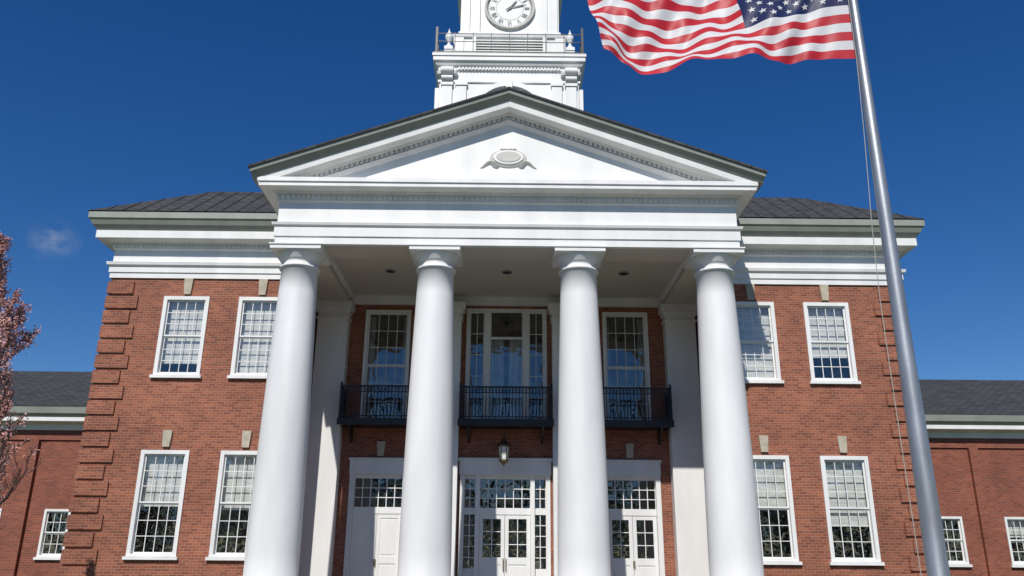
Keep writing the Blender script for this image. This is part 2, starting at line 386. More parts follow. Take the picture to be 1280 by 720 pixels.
oval(0.50, 0.27, YP-0.05, YP, 'ornament'); oval(0.42, 0.21, YP-0.10, YP-0.04, 'white'); oval(0.34, 0.16, YP-0.12, YP-0.09, 'ornament')
for s in (-1, 1):
    for i in range(12):
        a = i/11; x = s*(0.36+0.42*a); zz = cz-0.22+0.09*math.sin(a*4.5)
        g.lathe(x, YP-0.02, [(0.0,zz-0.07*(1.2-a)),(0.09*(1.2-a),zz),(0.0,zz+0.07*(1.2-a))], 'ornament', 8, False)
for i in range(5):
    g.lathe(-0.18+0.09*i, YP-0.03, [(0.0,cz+0.20),(0.06,cz+0.26),(0.0,cz+0.32)], 'ornament', 8, False)
g.obj("pediment_ornament", B)

g = MB()
prof_g = [(0.3,11.29),(0.47,11.29),(0.5,11.33),(0.58,11.42),(0.64,11.55),(0.69,11.60),(0.69,11.80),(0.3,11.81)]
g.sweep([(PW+0.3,YW)]+path_m[1:-1]+[(-PW-0.3,YW)], prof_g, 'gutter')
for s in (-1, 1):
    g.box(s*(PW+0.3), s*(PW+0.705), YP-0.5, YW+2.0, 11.66, 11.86, 'gutter')
for s in (-1, 1):
    g.lathe(s*(HW+0.14), 30.0-0.2, [(0.05,0.1),(0.05,11.3)], 'gutter', 14)
g.obj("eaves_gutter", B)

# roofs
g = MB()
e = 0.72; t = 2.7; zr0 = 11.82; zr1 = 13.74
a = [(-HW-e,YW-e,zr0),(HW+e,YW-e,zr0),(HW+e,YR+e,zr0),(-HW-e,YR+e,zr0)]
b = [(-HW-e+t,YW-e+t,zr1),(HW+e-t,YW-e+t,zr1),(HW+e-t,YR+e-t,zr1),(-HW-e+t,YR+e-t,zr1)]
g.add(a+b, [(0,1,5,4),(1,2,6,5),(2,3,7,6),(3,0,4,7),(4,5,6,7)], 'roof')
for s in (-1, 1):
    xe = 7.08
    g.quad((0,YP-0.5,ZA+0.005),(0,34,ZA+0.005),(s*xe,34,ZA-mS*xe+0.005),(s*xe,YP-0.5,ZA-mS*xe+0.005),'roof')
    for i in range(11):
        x = s*(7.3+i*0.5)
        tt = min(t, max(0.1, HW+e-abs(x)))
        dz = (zr1-zr0)*tt/t
        g.add([(x-0.02,YW-e,zr0+0.005),(x+0.02,YW-e,zr0+0.005),(x+0.02,YW-e+tt,zr0+dz+0.005),(x-0.02,YW-e+tt,zr0+dz+0.005),
               (x-0.02,YW-e,zr0+0.025),(x+0.02,YW-e,zr0+0.025),(x+0.02,YW-e+tt,zr0+dz+0.025),(x-0.02,YW-e+tt,zr0+dz+0.025)],
              [(4,5,6,7),(0,1,5,4),(0,4,7,3),(1,2,6,5)], 'roof')
g.obj("roof", B)

def column(name, cx, cy, parent):
    g = MB()
    zb = FL; zt = 9.868
    g.box(cx-0.86, cx+0.86, cy-0.86, cy+0.86, zb, zb+0.22, 'white')
    prof = [(0.84,zb+0.22),(0.88,zb+0.28),(0.88,zb+0.36),(0.82,zb+0.43),(0.72,zb+0.45),(0.72,zb+0.50),(0.68,zb+0.56)]
    H0 = zb+0.6; H1 = 9.28
    for i in range(13):
        q = i/12; r = 0.66-0.17*(q**1.6); prof.append((r, H0+(H1-H0)*q))
    prof += [(0.545,9.29),(0.56,9.32),(0.545,9.35),(0.50,9.36),(0.50,9.50),(0.525,9.51),(0.54,9.54),(0.60,9.62),(0.655,9.70),(0.66,9.72)]
    g.lathe(cx, cy, prof, 'white', 64)
    g.box(cx-0.69, cx+0.69, cy-0.69, cy+0.69, 9.72, 9.83, 'white'); g.box(cx-0.72, cx+0.72, cy-0.72, cy+0.72, 9.83, zt, 'white')
    return g.obj(name, parent)
CY = YP+0.58
for i, cx in enumerate((-5.76, -1.98, 1.98, 5.76)): column("column", cx, CY, B)
g = MB()
for cx in (-5.74, -2.0, 2.0, 5.74):
    hw = 0.5; y0 = YB-0.42
    g.box(cx-hw, cx+hw, y0, YB+0.01, FL, 9.5, 'white')
    g.box(cx-hw-0.1, cx+hw+0.1, y0-0.1, YB+0.012, FL, FL+0.4, 'white')
    g.box(cx-hw-0.05, cx+hw+0.05, y0-0.05, YB+0.012, 9.3, 9.36, 'white')
    g.box(cx-hw-0.06, cx+hw+0.06, y0-0.06, YB+0.012, 9.5, 9.62, 'white')
    g.box(cx-hw-0.13, cx+hw+0.13, y0-0.13, YB+0.012, 9.62, 9.868, 'white')
g.obj("wall_pilasters", B)

# balconies
g = MB()
def balcony(x0, x1):
    yf = YB-0.95; zf = 5.88
    g.box(x0, x1, yf, YB-0.003, zf-0.12, zf, 'iron'); g.box(x0-0.03, x1+0.03, yf-0.03, yf+0.05, zf-0.17, zf+0.04, 'iron')
    for s, x in ((1, x0), (-1, x1)):
        g.box(x, x+s*0.06, yf, yf+0.06, zf, zf+1.12, 'iron'); g.lathe(x+s*0.03, yf+0.03, [(0.0,zf+1.1),(0.045,zf+1.15),(0.0,zf+1.2)], 'iron', 8, False)
        g.box(x, x+s*0.04, yf, YB-0.05, zf+1.03, zf+1.07, 'iron'); g.box(x, x+s*0.03, yf, YB-0.05, zf+0.1, zf+0.13, 'iron')
        for j in range(7): g.box(x+s*0.01, x+s*0.035, yf+0.12*(j+1), yf+0.12*(j+1)+0.022, zf, zf+1.04, 'iron')
    g.box(x0, x1, yf, yf+0.05, zf+1.03, zf+1.08, 'iron'); g.box(x0, x1, yf+0.005, yf+0.035, zf+0.1, zf+0.13, 'iron'); g.box(x0, x1, yf+0.005, yf+0.035, zf+0.86, zf+0.89, 'iron')
    n = int((x1-x0)/0.105)
    for j in range(1, n):
        x = x0+(x1-x0)*j/n; g.box(x-0.013, x+0.013, yf+0.008, yf+0.034, zf, zf+1.04, 'iron')
    for j in range(n):
        xc = x0+(x1-x0)*(j+0.5)/n
        for q in range(8):
            a0 = q*math.pi/4; a1 = a0+math.pi/4; r0, r1 = 0.05, 0.032
            g.quad((xc+r0*math.cos(a0), yf+0.006, zf+0.957+r0*math.sin(a0)),(xc+r0*math.cos(a1), yf+0.006, zf+0.957+r0*math.sin(a1)),
                   (xc+r1*math.cos(a1), yf+0.006, zf+0.957+r1*math.sin(a1)),(xc+r1*math.cos(a0), yf+0.006, zf+0.957+r1*math.sin(a0)), 'iron')
    for x in (x0+0.3, x1-0.3):
        g.add([(x-0.03,YB-0.01,zf-0.12),(x-0.03,yf+0.2,zf-0.12),(x-0.03,YB-0.01,zf-0.6),(x+0.03,YB-0.01,zf-0.12),(x+0.03,yf+0.2,zf-0.12),(x+0.03,YB-0.01,zf-0.6)],
              [(0,1,2),(3,5,4),(1,4,5,2),(0,3,4,1)], 'iron')
balcony(-5.22, -2.52); balcony(-1.47, 1.47); balcony(2.52, 5.22)
g.obj("iron_balconies", B)

# podium and steps
g = MB()
g.box(-7.6, 7.6, YP-0.9, YB-0.005, 0.0, FL, 'concrete')
for i in range(3): g.box(-7.6, 7.6, YP-0.9-0.35*(3-i), YP-0.9-0.35*(2-i), 0.0, 0.15*(i+1), 'concrete')
g.box(-HW-0.1, -7.6, YW-0.1, YW+0.1, 0, 0.55, 'stone'); g.box(7.6, HW+0.1, YW-0.1, YW+0.1, 0, 0.55, 'stone')
g.obj("portico_floor_and_steps", B)

# hanging lantern
L_ = empty("hanging_lantern"); g = MB()
lx, ly = -0.05, YB-0.95+0.3
g.box(lx-0.012, lx+0.012, ly-0.012, ly+0.012, 5.35, 5.76, 'iron')
g.lathe(lx, ly, [(0.02,5.40),(0.05,5.36),(0.10,5.27),(0.23,5.14),(0.24,5.10)], 'brass', 6, True)
g.lathe(lx, ly, [(0.155,5.10),(0.12,4.70)], 'blind', 6, False); g.lathe(lx, ly, [(0.15,4.71),(0.15,4.66),(0.05,4.58),(0.0,4.50)], 'brass', 6, True)
for q in range(6):
    a = q*math.pi/3
    x1, y1, x2, y2 = lx+0.18*math.cos(a), ly+0.18*math.sin(a), lx+0.14*math.cos(a), ly+0.14*math.sin(a)
    g.add([(x1-0.012,y1,5.12),(x1+0.012,y1,5.12),(x2+0.012,y2,4.7),(x2-0.012,y2,4.7),(x1,y1-0.012,5.12),(x1,y1+0.012,5.12),(x2,y2+0.012,4.7),(x2,y2-0.012,4.7)],[(0,1,2,3),(4,5,6,7)],'brass')
g.obj("lantern_body", L_)

# ================================================================== CLOCK TOWER
T = empty("clock_tower"); g = MB()
YT = 28.0; hb = 2.72; CYT = YT+hb
def ring(half, prof, mat):
    g.sweep([(-half,CYT-half),(half,CYT-half),(half,CYT+half),(-half,CYT+half)], prof, mat, True)
g.box(-hb, hb, CYT-hb, CYT+hb, 11.5, 20.2, 'white')
ring(hb, [(0.0,19.45),(0.06,19.47),(0.06,19.56),(0.0,19.58)], 'white')
ring(hb, [(0.0,19.98),(0.06,20.02),(0.06,20.12),(0.14,20.18),(0.2,20.3),(0.26,20.34),(0.26,20.5),(0.3,20.53),(0.3,20.63),(-0.6,20.68)], 'white')
g.box(-hb-0.28, hb+0.28, CYT-hb-0.28, CYT+hb+0.28, 20.61, 20.69, 'gutter')
yf = YT
for s in (-1, 1):
    for xc in (2.42, 1.86):
        g.box(s*(xc-0.2), s*(xc+0.2), yf-0.1, yf+0.02, 13, 19.3, 'white')
        g.box(s*(xc-0.24), s*(xc+0.24), yf-0.14, yf+0.02, 19.3, 19.42, 'white')
    for xc in (2.42,):
        g.box(s*(xc-0.2), s*(xc+0.2), yf-0.16, yf, 19.58, 20.05, 'white')
        g.cylx(s*(xc-0.24), s*(xc+0.24), yf-0.18, 19.9, 0.16, 'white'); g.cylx(s*(xc-0.22), s*(xc+0.22), yf-0.13, 19.60, 0.11, 'white')
        g.cylx(s*(xc-0.26), s*(xc+0.26), yf-0.18, 19.9, 0.07, 'ornament')
        for q in (-1, 1): g.lathe(s*xc+q*0.29, yf-0.1, [(0.0,19.68),(0.1,19.76),(0.13,19.88),(0.0,20.0)], 'white', 10, False)
    g.box(s*2.9, s*2.74, CYT-2.6, CYT-2.2, 13, 19.3, 'white')
dd = 30
for i in range(dd):
    x = -1.95+3.9*i/(dd-1); g.box(x-0.04, x+0.04, yf-0.11, yf-0.05, 20.03, 20.12, 'white')
n = 28
def arch(r0, r1, y0, y1, cz, mat):
    vs = []; fs = []
    for i in range(n+1):
        a = math.pi*i/n
        for r in (r0, r1):
            for y in (y0, y1): vs.append((r*math.cos(a), y, cz+r*math.sin(a)))
    for i in range(n):
        k = i*4; fs += [(k,k+2,k+6,k+4),(k+2,k+3,k+7,k+6),(k,k+4,k+5,k+1)]
    g.add(vs, fs, mat)
zc = 17.95
arch(1.33, 1.52, yf-0.14, yf, zc, 'white'); arch(1.16, 1.33, yf-0.07, yf, zc, 'white'); arch(1.0, 1.05, yf-0.03, yf, zc, 'white')
for s in (-1, 1): g.box(s*1.16, s*1.52, yf-0.09, yf, 13, zc, 'white')
for i in range(22):
    z = zc-2.2+i*0.145
    hwid = 1.0 if z < zc else math.sqrt(max(0.01, 1.0-(z-zc)**2))
    if hwid < 0.12: continue
    g.add([(-hwid,yf-0.005,z+0.1),(hwid,yf-0.005,z+0.1),(hwid,yf-0.06,z),(-hwid,yf-0.06,z)], [(0,1,2,3)], 'white')
g.add([(-0.1,yf-0.18,zc+1.1),(0.1,yf-0.18,zc+1.1),(0.16,yf-0.18,19.5),(-0.16,yf-0.18,19.5),(-0.1,yf,zc+1.1),(0.1,yf,zc+1.1),(0.16,yf,19.5),(-0.16,yf,19.5)],[(0,1,2,3),(0,4,5,1),(0,3,7,4),(1,5,6,2)],'white')
h2 = 2.22; y2 = CYT-h2
g.box(-h2, h2, y2, CYT+h2, 20.69, 21.95, 'white'); ring(h2, [(0,21.85),(0.08,21.9),(0.1,22.0),(0.0,22.04)], 'white')
for i in range(8):
    z = 20.85+i*0.125
    g.add([(-1.35,y2-0.01,z+0.09),(1.35,y2-0.01,z+0.09),(1.35,y2-0.07,z),(-1.35,y2-0.07,z)], [(0,1,2,3)], 'white')
    g.quad((-1.35,y2-0.004,z-0.03),(1.35,y2-0.004,z-0.03),(1.35,y2-0.004,z+0.0),(-1.35,y2-0.004,z+0.0),'gutter')
for s in (-1, 1): g.box(s*1.35, s*1.5, y2-0.09, y2, 20.75, 21.9, 'white'); g.box(s*1.85, s*(h2+0.04), y2-0.06, y2+0.3, 20.7, 21.9, 'white')
h3 = 2.02; y3 = CYT-h3
g.box(-h3, h3, y3, CYT+h3, 21.9, 26.0, 'white')
for s in (-1, 1):
    for xc in (1.80, 1.38):
        g.box(s*(xc-0.16), s*(xc+0.16), y3-0.09, y3, 22.05, 25.3, 'white')
    g.box(s*1.2, s*(h3+0.06), y3-0.13, y3, 22.0, 22.25, 'white')
ring(h3, [(0,25.3),(0.08,25.34),(0.08,25.7),(0.2,25.8),(0.35,25.9),(0.35,26.1),(-0.5,26.15)], 'white')
g.lathe(0, CYT, [(1.75,26.0),(1.75,26.5),(1.6,26.6),(1.6,29.2),(1.85,29.35),(1.85,29.6),(1.5,29.7)], 'white', 8, True, math.pi/8)
for i in range(8):
    a = i*math.pi/4; c, s_ = math.cos(a), math.sin(a); rr = 1.6*math.cos(math.pi/8)+0.01
    px, py = -s_*0.38, c*0.38
    g.quad((c*rr-px, CYT+s_*rr-py, 26.9),(c*rr+px, CYT+s_*rr+py, 26.9),(c*rr+px, CYT+s_*rr+py, 28.8),(c*rr-px, CYT+s_*rr-py, 28.8),'interior')
dome = [(1.5*math.cos(q*math.pi/20), 29.7+1.5*math.sin(q*math.pi/20)) for q in range(10)]+[(0.2,31.2),(0.12,31.6),(0.2,31.8),(0.05,32.0),(0.03,34.0)]
g.lathe(0, CYT, dome, 'gutter', 32)
g.obj("tower_body", T)
g = MB()
for s in (-1, 1):
    for yy in (CYT-2.5, CYT+2.5):
        g.lathe(s*2.43, yy, [(0.13,20.69),(0.13,21.3),(0.06,21.38),(0.05,21.45),(0.14,21.6),(0.16,21.75),(0.08,21.9),(0.03,22.0),(0.0,22.15)], 'white', 16)
        g.box(s*2.43-0.17, s*2.43+0.17, yy-0.17, yy+0.17, 20.69, 21.2, 'white')
g.obj("tower_urns", T)
g = MB()
hr = 2.88; y0 = CYT-hr; y1 = CYT+hr
for zz in (20.8, 21.25, 21.62):
    g.box(-hr, hr, y0-0.012, y0+0.012, zz-0.012, zz+0.012, 'iron'); g.box(-hr, hr, y1-0.012, y1+0.012, zz-0.012, zz+0.012, 'iron')
    for s in (-1, 1): g.box(s*hr-0.012, s*hr+0.012, y0, y1, zz-0.012, zz+0.012, 'iron')
for i in range(9):
    p = -hr+2*hr*i/8
    for yy in (y0, y1): g.box(p-0.016, p+0.016, yy-0.016, yy+0.016, 20.6, 21.66, 'iron')
    for s in (-1, 1): g.box(s*hr-0.018, s*hr+0.018, CYT+p-0.018, CYT+p+0.018, 20.6, 21.66, 'iron')
for s in (-1, 1): g.box(s*hr-0.045, s*hr+0.045, y0-0.045, y0+0.045, 20.6, 21.9, 'iron')
g.obj("tower_railing", T)
C = empty("clock_face_assembly"); C.parent = T
g = MB(); cz = 23.47; cs = 0.92
def disc(r, y, mat, r0=0.0, n=64):
    r *= cs; r0 *= cs
    vs = [(r*math.cos(2*math.pi*i/n), y, cz+r*math.sin(2*math.pi*i/n)) for i in range(n)]
    if r0 == 0: g.add(vs, [tuple(range(n))], mat)
    else:
        vs += [(r0*math.cos(2*math.pi*i/n), y, cz+r0*math.sin(2*math.pi*i/n)) for i in range(n)]
        g.add(vs, [(i,(i+1)%n,n+(i+1)%n,n+i) for i in range(n)], mat)
vs = []; n = 64; prof = [(1.14,0.0),(1.14,0.09),(1.09,0.12),(1.03,0.1),(1.0,0.03)]
for r, d in prof:
    for i in range(n): vs.append((cs*r*math.cos(2*math.pi*i/n), y3-d, cz+cs*r*math.sin(2*math.pi*i/n)))
g.add(vs, [(j*n+i, j*n+(i+1)%n, (j+1)*n+(i+1)%n, (j+1)*n+i) for j in range(4) for i in range(n)], 'ornament', True)
disc(1.02, y3-0.02, 'white'); disc(1.0, y3-0.026, 'black', 0.965); disc(0.62, y3-0.026, 'black', 0.605); disc(0.07, y3-0.06, 'black')
for i in range(60):
    a = i*math.pi/30; w = 0.012 if i % 5 else 0.028; r0, r1 = 0.9*cs, 0.955*cs
    c, s_ = math.sin(a), math.cos(a); px, pz = s_*w/2, -c*w/2
    g.quad((c*r0-px, y3-0.027, cz+s_*r0-pz),(c*r0+px, y3-0.027, cz+s_*r0+pz),(c*r1+px, y3-0.027, cz+s_*r1+pz),(c*r1-px, y3-0.027, cz+s_*r1-pz),'black')
def hand(ang, ln, w, y):
    a = R(ang); c, s_ = math.sin(a), math.cos(a)
    pts = [(-0.18, w*0.5), (0.0, w*0.6), (ln*0.7, w*0.9), (ln, 0.0)]
    vs = []
    for l, hw_ in pts: vs += [(c*l-s_*hw_, y, cz+s_*l+c*hw_), (c*l+s_*hw_, y, cz+s_*l-c*hw_)]
    g.add(vs, [(0,1,3,2),(2,3,5,4),(4,5,7,6)], 'black')
hand(38, 0.50, 0.05, y3-0.05); hand(74, 0.76, 0.035, y3-0.055)
g.obj("clock_dial", C)
for i, tx in enumerate(["XII","I","II","III","IIII","V","VI","VII","VIII","IX","X","XI"]):
    cu = bpy.data.curves.new("numeral", 'FONT'); cu.body = tx; cu.size = 0.28; cu.align_x = 'CENTER'; cu.align_y = 'CENTER'
    ob = bpy.data.objects.new("numeral", cu); scene.collection.objects.link(ob); cu.materials.append(M['black']); cu.offset = 0.004
    a = R(30*i); r = 0.76*cs
    ob.matrix_world = Matrix.Translation((r*math.sin(a), y3-0.03, cz+r*math.cos(a))) @ Matrix.Rotation(a, 4, 'Y') @ Matrix.Rotation(R(90), 4, 'X') @ Matrix.Diagonal((0.72,1,1,1))
    mw = ob.matrix_world.copy(); ob.parent = C; ob.matrix_world = mw

# ================================================================== ANNEX WINGS
def annex(sgn):
    A = empty("brick_annex"); g = MB(); Y0 = 30.0
    x_in, x_out = HW, 34.0
    wx = [15.65+2.42*i for i in range(7)]
    ops = [tuple(sorted((sgn*(x-0.46), sgn*(x+0.46))))+(1.75, 3.35) for x in wx]
    a, b = sorted((sgn*x_in, sgn*x_out))
    g.wall(Y0, a, b, 0, 6.2, ops, 'brick_dark', 0.2)
    g.quad((sgn*x_out,Y0,0),(sgn*x_out,42,0),(sgn*x_out,42,6.2),(sgn*x_out,Y0,6.2),'brick_dark')
    g.quad((a,42,0),(b,42,0),(b,42,6.2),(a,42,6.2),'brick_dark')
    g.quad((a,Y0+1.2,0),(b,Y0+1.2,0),(b,Y0+1.2,6.2),(a,Y0+1.2,6.2),'interior')
    for x in [14.4+2.42*i for i in range(8)]:
        g.box(sgn*(x-0.16)+sgn*0.05, sgn*(x+0.16)+sgn*0.05, Y0-0.14, Y0+0.01, 0, 5.75, 'brick_dark')
    g.box(a, b, Y0-0.06, Y0+0.01, 5.75, 6.1, 'brick_dark')
    g.obj("annex_walls", A)
    g = MB()
    for i, x in enumerate(wx): window(g, sgn*x, 0.92, 1.75, 3.35, Y0, 3, 2, 2, (0.0, 0.4, 0.0, 0.6)[i % 4], 0.08, True)
    g.obj("annex_windows", A)
    g = MB()
    path = [(a,Y0),(b,Y0)]
    g.sweep(path, [(-0.1,6.08),(0.08,6.1),(0.08,6.3),(0.5,6.36),(0.5,6.5),(-0.1,6.5)], 'white')
    g.sweep(path, [(0.2,6.5),(0.5,6.5),(0.62,6.62),(0.66,6.84),(0.0,6.85)], 'gutter')
    g.obj("annex_cornice", A)
    g = MB()
    g.add([(a,Y0-0.66,6.85),(b,Y0-0.66,6.85),(b,36,9.6),(a,36,9.6),(a,42.6,6.85),(b,42.6,6.85)],[(0,1,2,3),(3,2,5,4),(0,3,4),(1,5,2)],'roof')
    g.obj("annex_roof", A)
annex(-1); annex(1)

# ================================================================== GROUND
g = MB(); g.quad((-2500,-2500,0),(2500,-2500,0),(2500,2500,0),(-2500,2500,0),'grass'); g.obj("ground")
g = MB()
g.quad((-7.6,-8,0.004),(7.6,-8,0.004),(7.6,19.05,0.004),(-7.6,19.05,0.004),'paver')
g.quad((-30,14,0.008),(30,14,0.008),(30,16,0.008),(-30,16,0.008),'concrete'); g.obj("pavement")
g = MB()
g.box(-300, 300, -8.2, -8.0, -0.02, 0.12, 'concrete')
g.quad((-300,-17,0.004),(300,-17,0.004),(300,-8.2,0.004),(-300,-8.2,0.004),'asphalt')
for i in range(-40, 41): g.quad((i*6,-12.7,0.008),(i*6+3,-12.7,0.008),(i*6+3,-12.55,0.008),(i*6,-12.55,0.008),'paintline')
g.obj("road")
rt = random.Random(11); g = MB()
for i in range(26):
    cx = -75+6*i+rt.uniform(-1.5,1.5); cy = -42+rt.uniform(-5,5); hgt = rt.uniform(9, 15)
    g.lathe(cx, cy, [(0.3,0),(0.2,hgt*0.5),(0.05,hgt*0.85)], 'bark', 8)
    for j in range(330):
        a = rt.uniform(0, 6.283); q = rt.random(); zz = hgt*(0.28+0.72*q); rad = (hgt*0.33)*math.sin(math.pi*min(1, 0.18+0.8*q))*math.sqrt(rt.random())
        p = Vector((cx+rad*math.cos(a), cy+rad*math.sin(a), zz)); s = rt.uniform(0.25, 0.6)
        u = Vector((rt.gauss(0,1), rt.gauss(0,1), rt.gauss(0,1))).normalized()*s; v = u.orthogonal().normalized()*s
        g.add([p-u, p+v, p+u, p-v], [(0,1,2,3)], 'leaf')
g.obj("distant_tree_row")

# ================================================================== FLAGPOLE + FLAG
PX, PY = 4.0, 8.0
F = empty("flagpole"); g = MB()
prof = [(0.22,0.0),(0.24,0.05),(0.2,0.12),(0.13,0.2)]+[(0.11-z*0.0078, z) for z in (0.22,2,4,6,8,9.6)]
g.lathe(PX, PY, prof, 'steel', 40)
g.lathe(PX, PY, [(0.03,9.6),(0.06,9.63),(0.06,9.7),(0.02,9.72)], 'steel', 20)
g.lathe(PX, PY, [(0.09*math.sin(math.pi*i/10)+0.001, 9.81-0.09*math.cos(math.pi*i/10)) for i in range(11)], 'brass', 24, False)
g.box(PX-0.16, PX-0.08, PY-0.02, PY+0.02, 1.15, 1.2, 'steel'); g.box(PX-0.17, PX-0.15, PY-0.015, PY+0.015, 1.05, 1.3, 'steel')
g.obj("pole", F)
def rope(name, pts, r, parent, mat):
    cu = bpy.data.curves.new(name, 'CURVE'); cu.dimensions = '3D'; cu.bevel_depth = r; cu.bevel_resolution = 1
    sp = cu.splines.new('POLY'); sp.points.add(len(pts)-1)
    for i, p in enumerate(pts): sp.points[i].co = (*p, 1)
    cu.materials.append(M[mat]); ob = bpy.data.objects.new(name, cu); scene.collection.objects.link(ob); ob.parent = parent
rope("halyard", [(PX-0.07,PY-0.05,9.6),(PX-0.09,PY-0.06,7.0),(PX-0.13,PY-0.06,6.0),(PX-0.18,PY-0.05,5.0),(PX-0.2,PY-0.04,4.2),(PX-0.19,PY-0.03,3.0),(PX-0.16,PY,1.2)], 0.0045, F, 'rope')

FLg = empty("american_flag")
FLEN, FH, FZ = 3.05, 1.56, 7.06
def smooth(a, b, x):
    t = max(0, min(1, (x-a)/(b-a))); return t*t*(3-2*t)
def fpos(u, v):
    x = PX-0.07-FLEN*0.98*u + 0.04*math.sin(6*u)*u
    w1 = smooth(0.0, 0.45, u)
    y = PY-0.03 + (0.03+0.085*w1)*math.sin(2*math.pi*(1.45*u+0.55*v)+0.4)*min(1,u*4) + 0.50*w1*(v-0.12) \
        + 0.045*math.sin(2*math.pi*(4.1*u-1.3*v)+1)*smooth(0.02,0.3,u) + 0.018*math.sin(2*math.pi*(9.0*u+1.9*v))*smooth(0.02,0.2,u)
    z = FZ+FH*v*(1-0.06*w1) - 0.17*smooth(0, 0.8, u) + 0.22*smooth(0.80,1,u)*(1-v)**1.3 + 0.025*math.sin(2*math.pi*(1.9*u+0.3*v)+1.0)*w1 + 0.012*math.sin(2*math.pi*(5.2*u+0.8*v))*w1 - 0.12*w1*math.sin(math.pi*v)
    x += 0.14*smooth(0.80,1,u)*(1-v)**1.5
    return Vector((x, y, z))
def fabric(name, col):
    m = bpy.data.materials.new(name); m.use_nodes = True; nt = m.node_tree; b = nt.nodes["Principled BSDF"]; out = nt.nodes["Material Output"]
    tc = nt.nodes.new("ShaderNodeTexCoord"); n = nt.nodes.new("ShaderNodeTexNoise"); n.inputs["Scale"].default_value = 5
    nt.links.new(tc.outputs["Object"], n.inputs["Vector"])
    hs = nt.nodes.new("ShaderNodeMapRange"); hs.inputs[3].default_value = 0.88; hs.inputs[4].default_value = 1.08; nt.links.new(n.outputs["Fac"], hs.inputs[0])
    vm = nt.nodes.new("ShaderNodeVectorMath"); vm.operation = 'SCALE'; vm.inputs[0].default_value = col; nt.links.new(hs.outputs[0], vm.inputs["Scale"])
    nt.links.new(vm.outputs[0], b.inputs["Base Color"]); b.inputs["Roughness"].default_value = 0.5
    t = nt.nodes.new("ShaderNodeBsdfTranslucent"); nt.links.new(vm.outputs[0], t.inputs[0])
    mx = nt.nodes.new("ShaderNodeMixShader"); mx.inputs[0].default_value = 0.3
    nt.links.new(b.outputs[0], mx.inputs[1]); nt.links.new(t.outputs[0], mx.inputs[2]); nt.links.new(mx.outputs[0], out.inputs[0])
    return m
M['fred'] = fabric("flag_red", (0.60, 0.022, 0.035)); M['fwhite'] = fabric("flag_white", (0.8, 0.8, 0.8)); M['fblue'] = fabric("flag_blue", (0.012, 0.022, 0.10))
g = MB(); NU, SV = 200, 4; NV = 13*SV
vs = [fpos(i/NU, j/NV) for j in range(NV+1) for i in range(NU+1)]
g.v = [tuple(p) for p in vs]
for j in range(NV):
    st = j//SV
    for i in range(NU):
        q = [j*(NU+1)+i, j*(NU+1)+i+1, (j+1)*(NU+1)+i+1, (j+1)*(NU+1)+i]
        kx = 'fblue' if (st >= 6 and i < NU*0.4) else ('fred' if st % 2 == 0 else 'fwhite')
        g.f.append(q); g.m.append(g.mi(kx)); g.sm.append(True)
g.obj("flag_cloth", FLg)
g = MB()
for row in range(9):
    nst = 6 if row % 2 == 0 else 5
    for c in range(nst):
        u0 = 0.4*((1+2*c if row % 2 == 0 else 2+2*c)/12); v0 = 6/13+(7/13)*(1-(row+1)/10)
        for side in (-1, 1):
            pts = []
            for q in range(10):
                rr = 0.048 if q % 2 == 0 else 0.019; a = math.pi/2+q*math.pi/5
                p = fpos(u0+rr*math.cos(a)/FLEN, v0+rr*math.sin(a)/FH); p.y += side*0.006; pts.append(p)
            pc = fpos(u0, v0); pc.y += side*0.006
            g.add([pc]+pts, [(0, 1+q, 1+(q+1) % 10) for q in range(10)], 'fwhite')
g.obj("flag_stars", FLg)

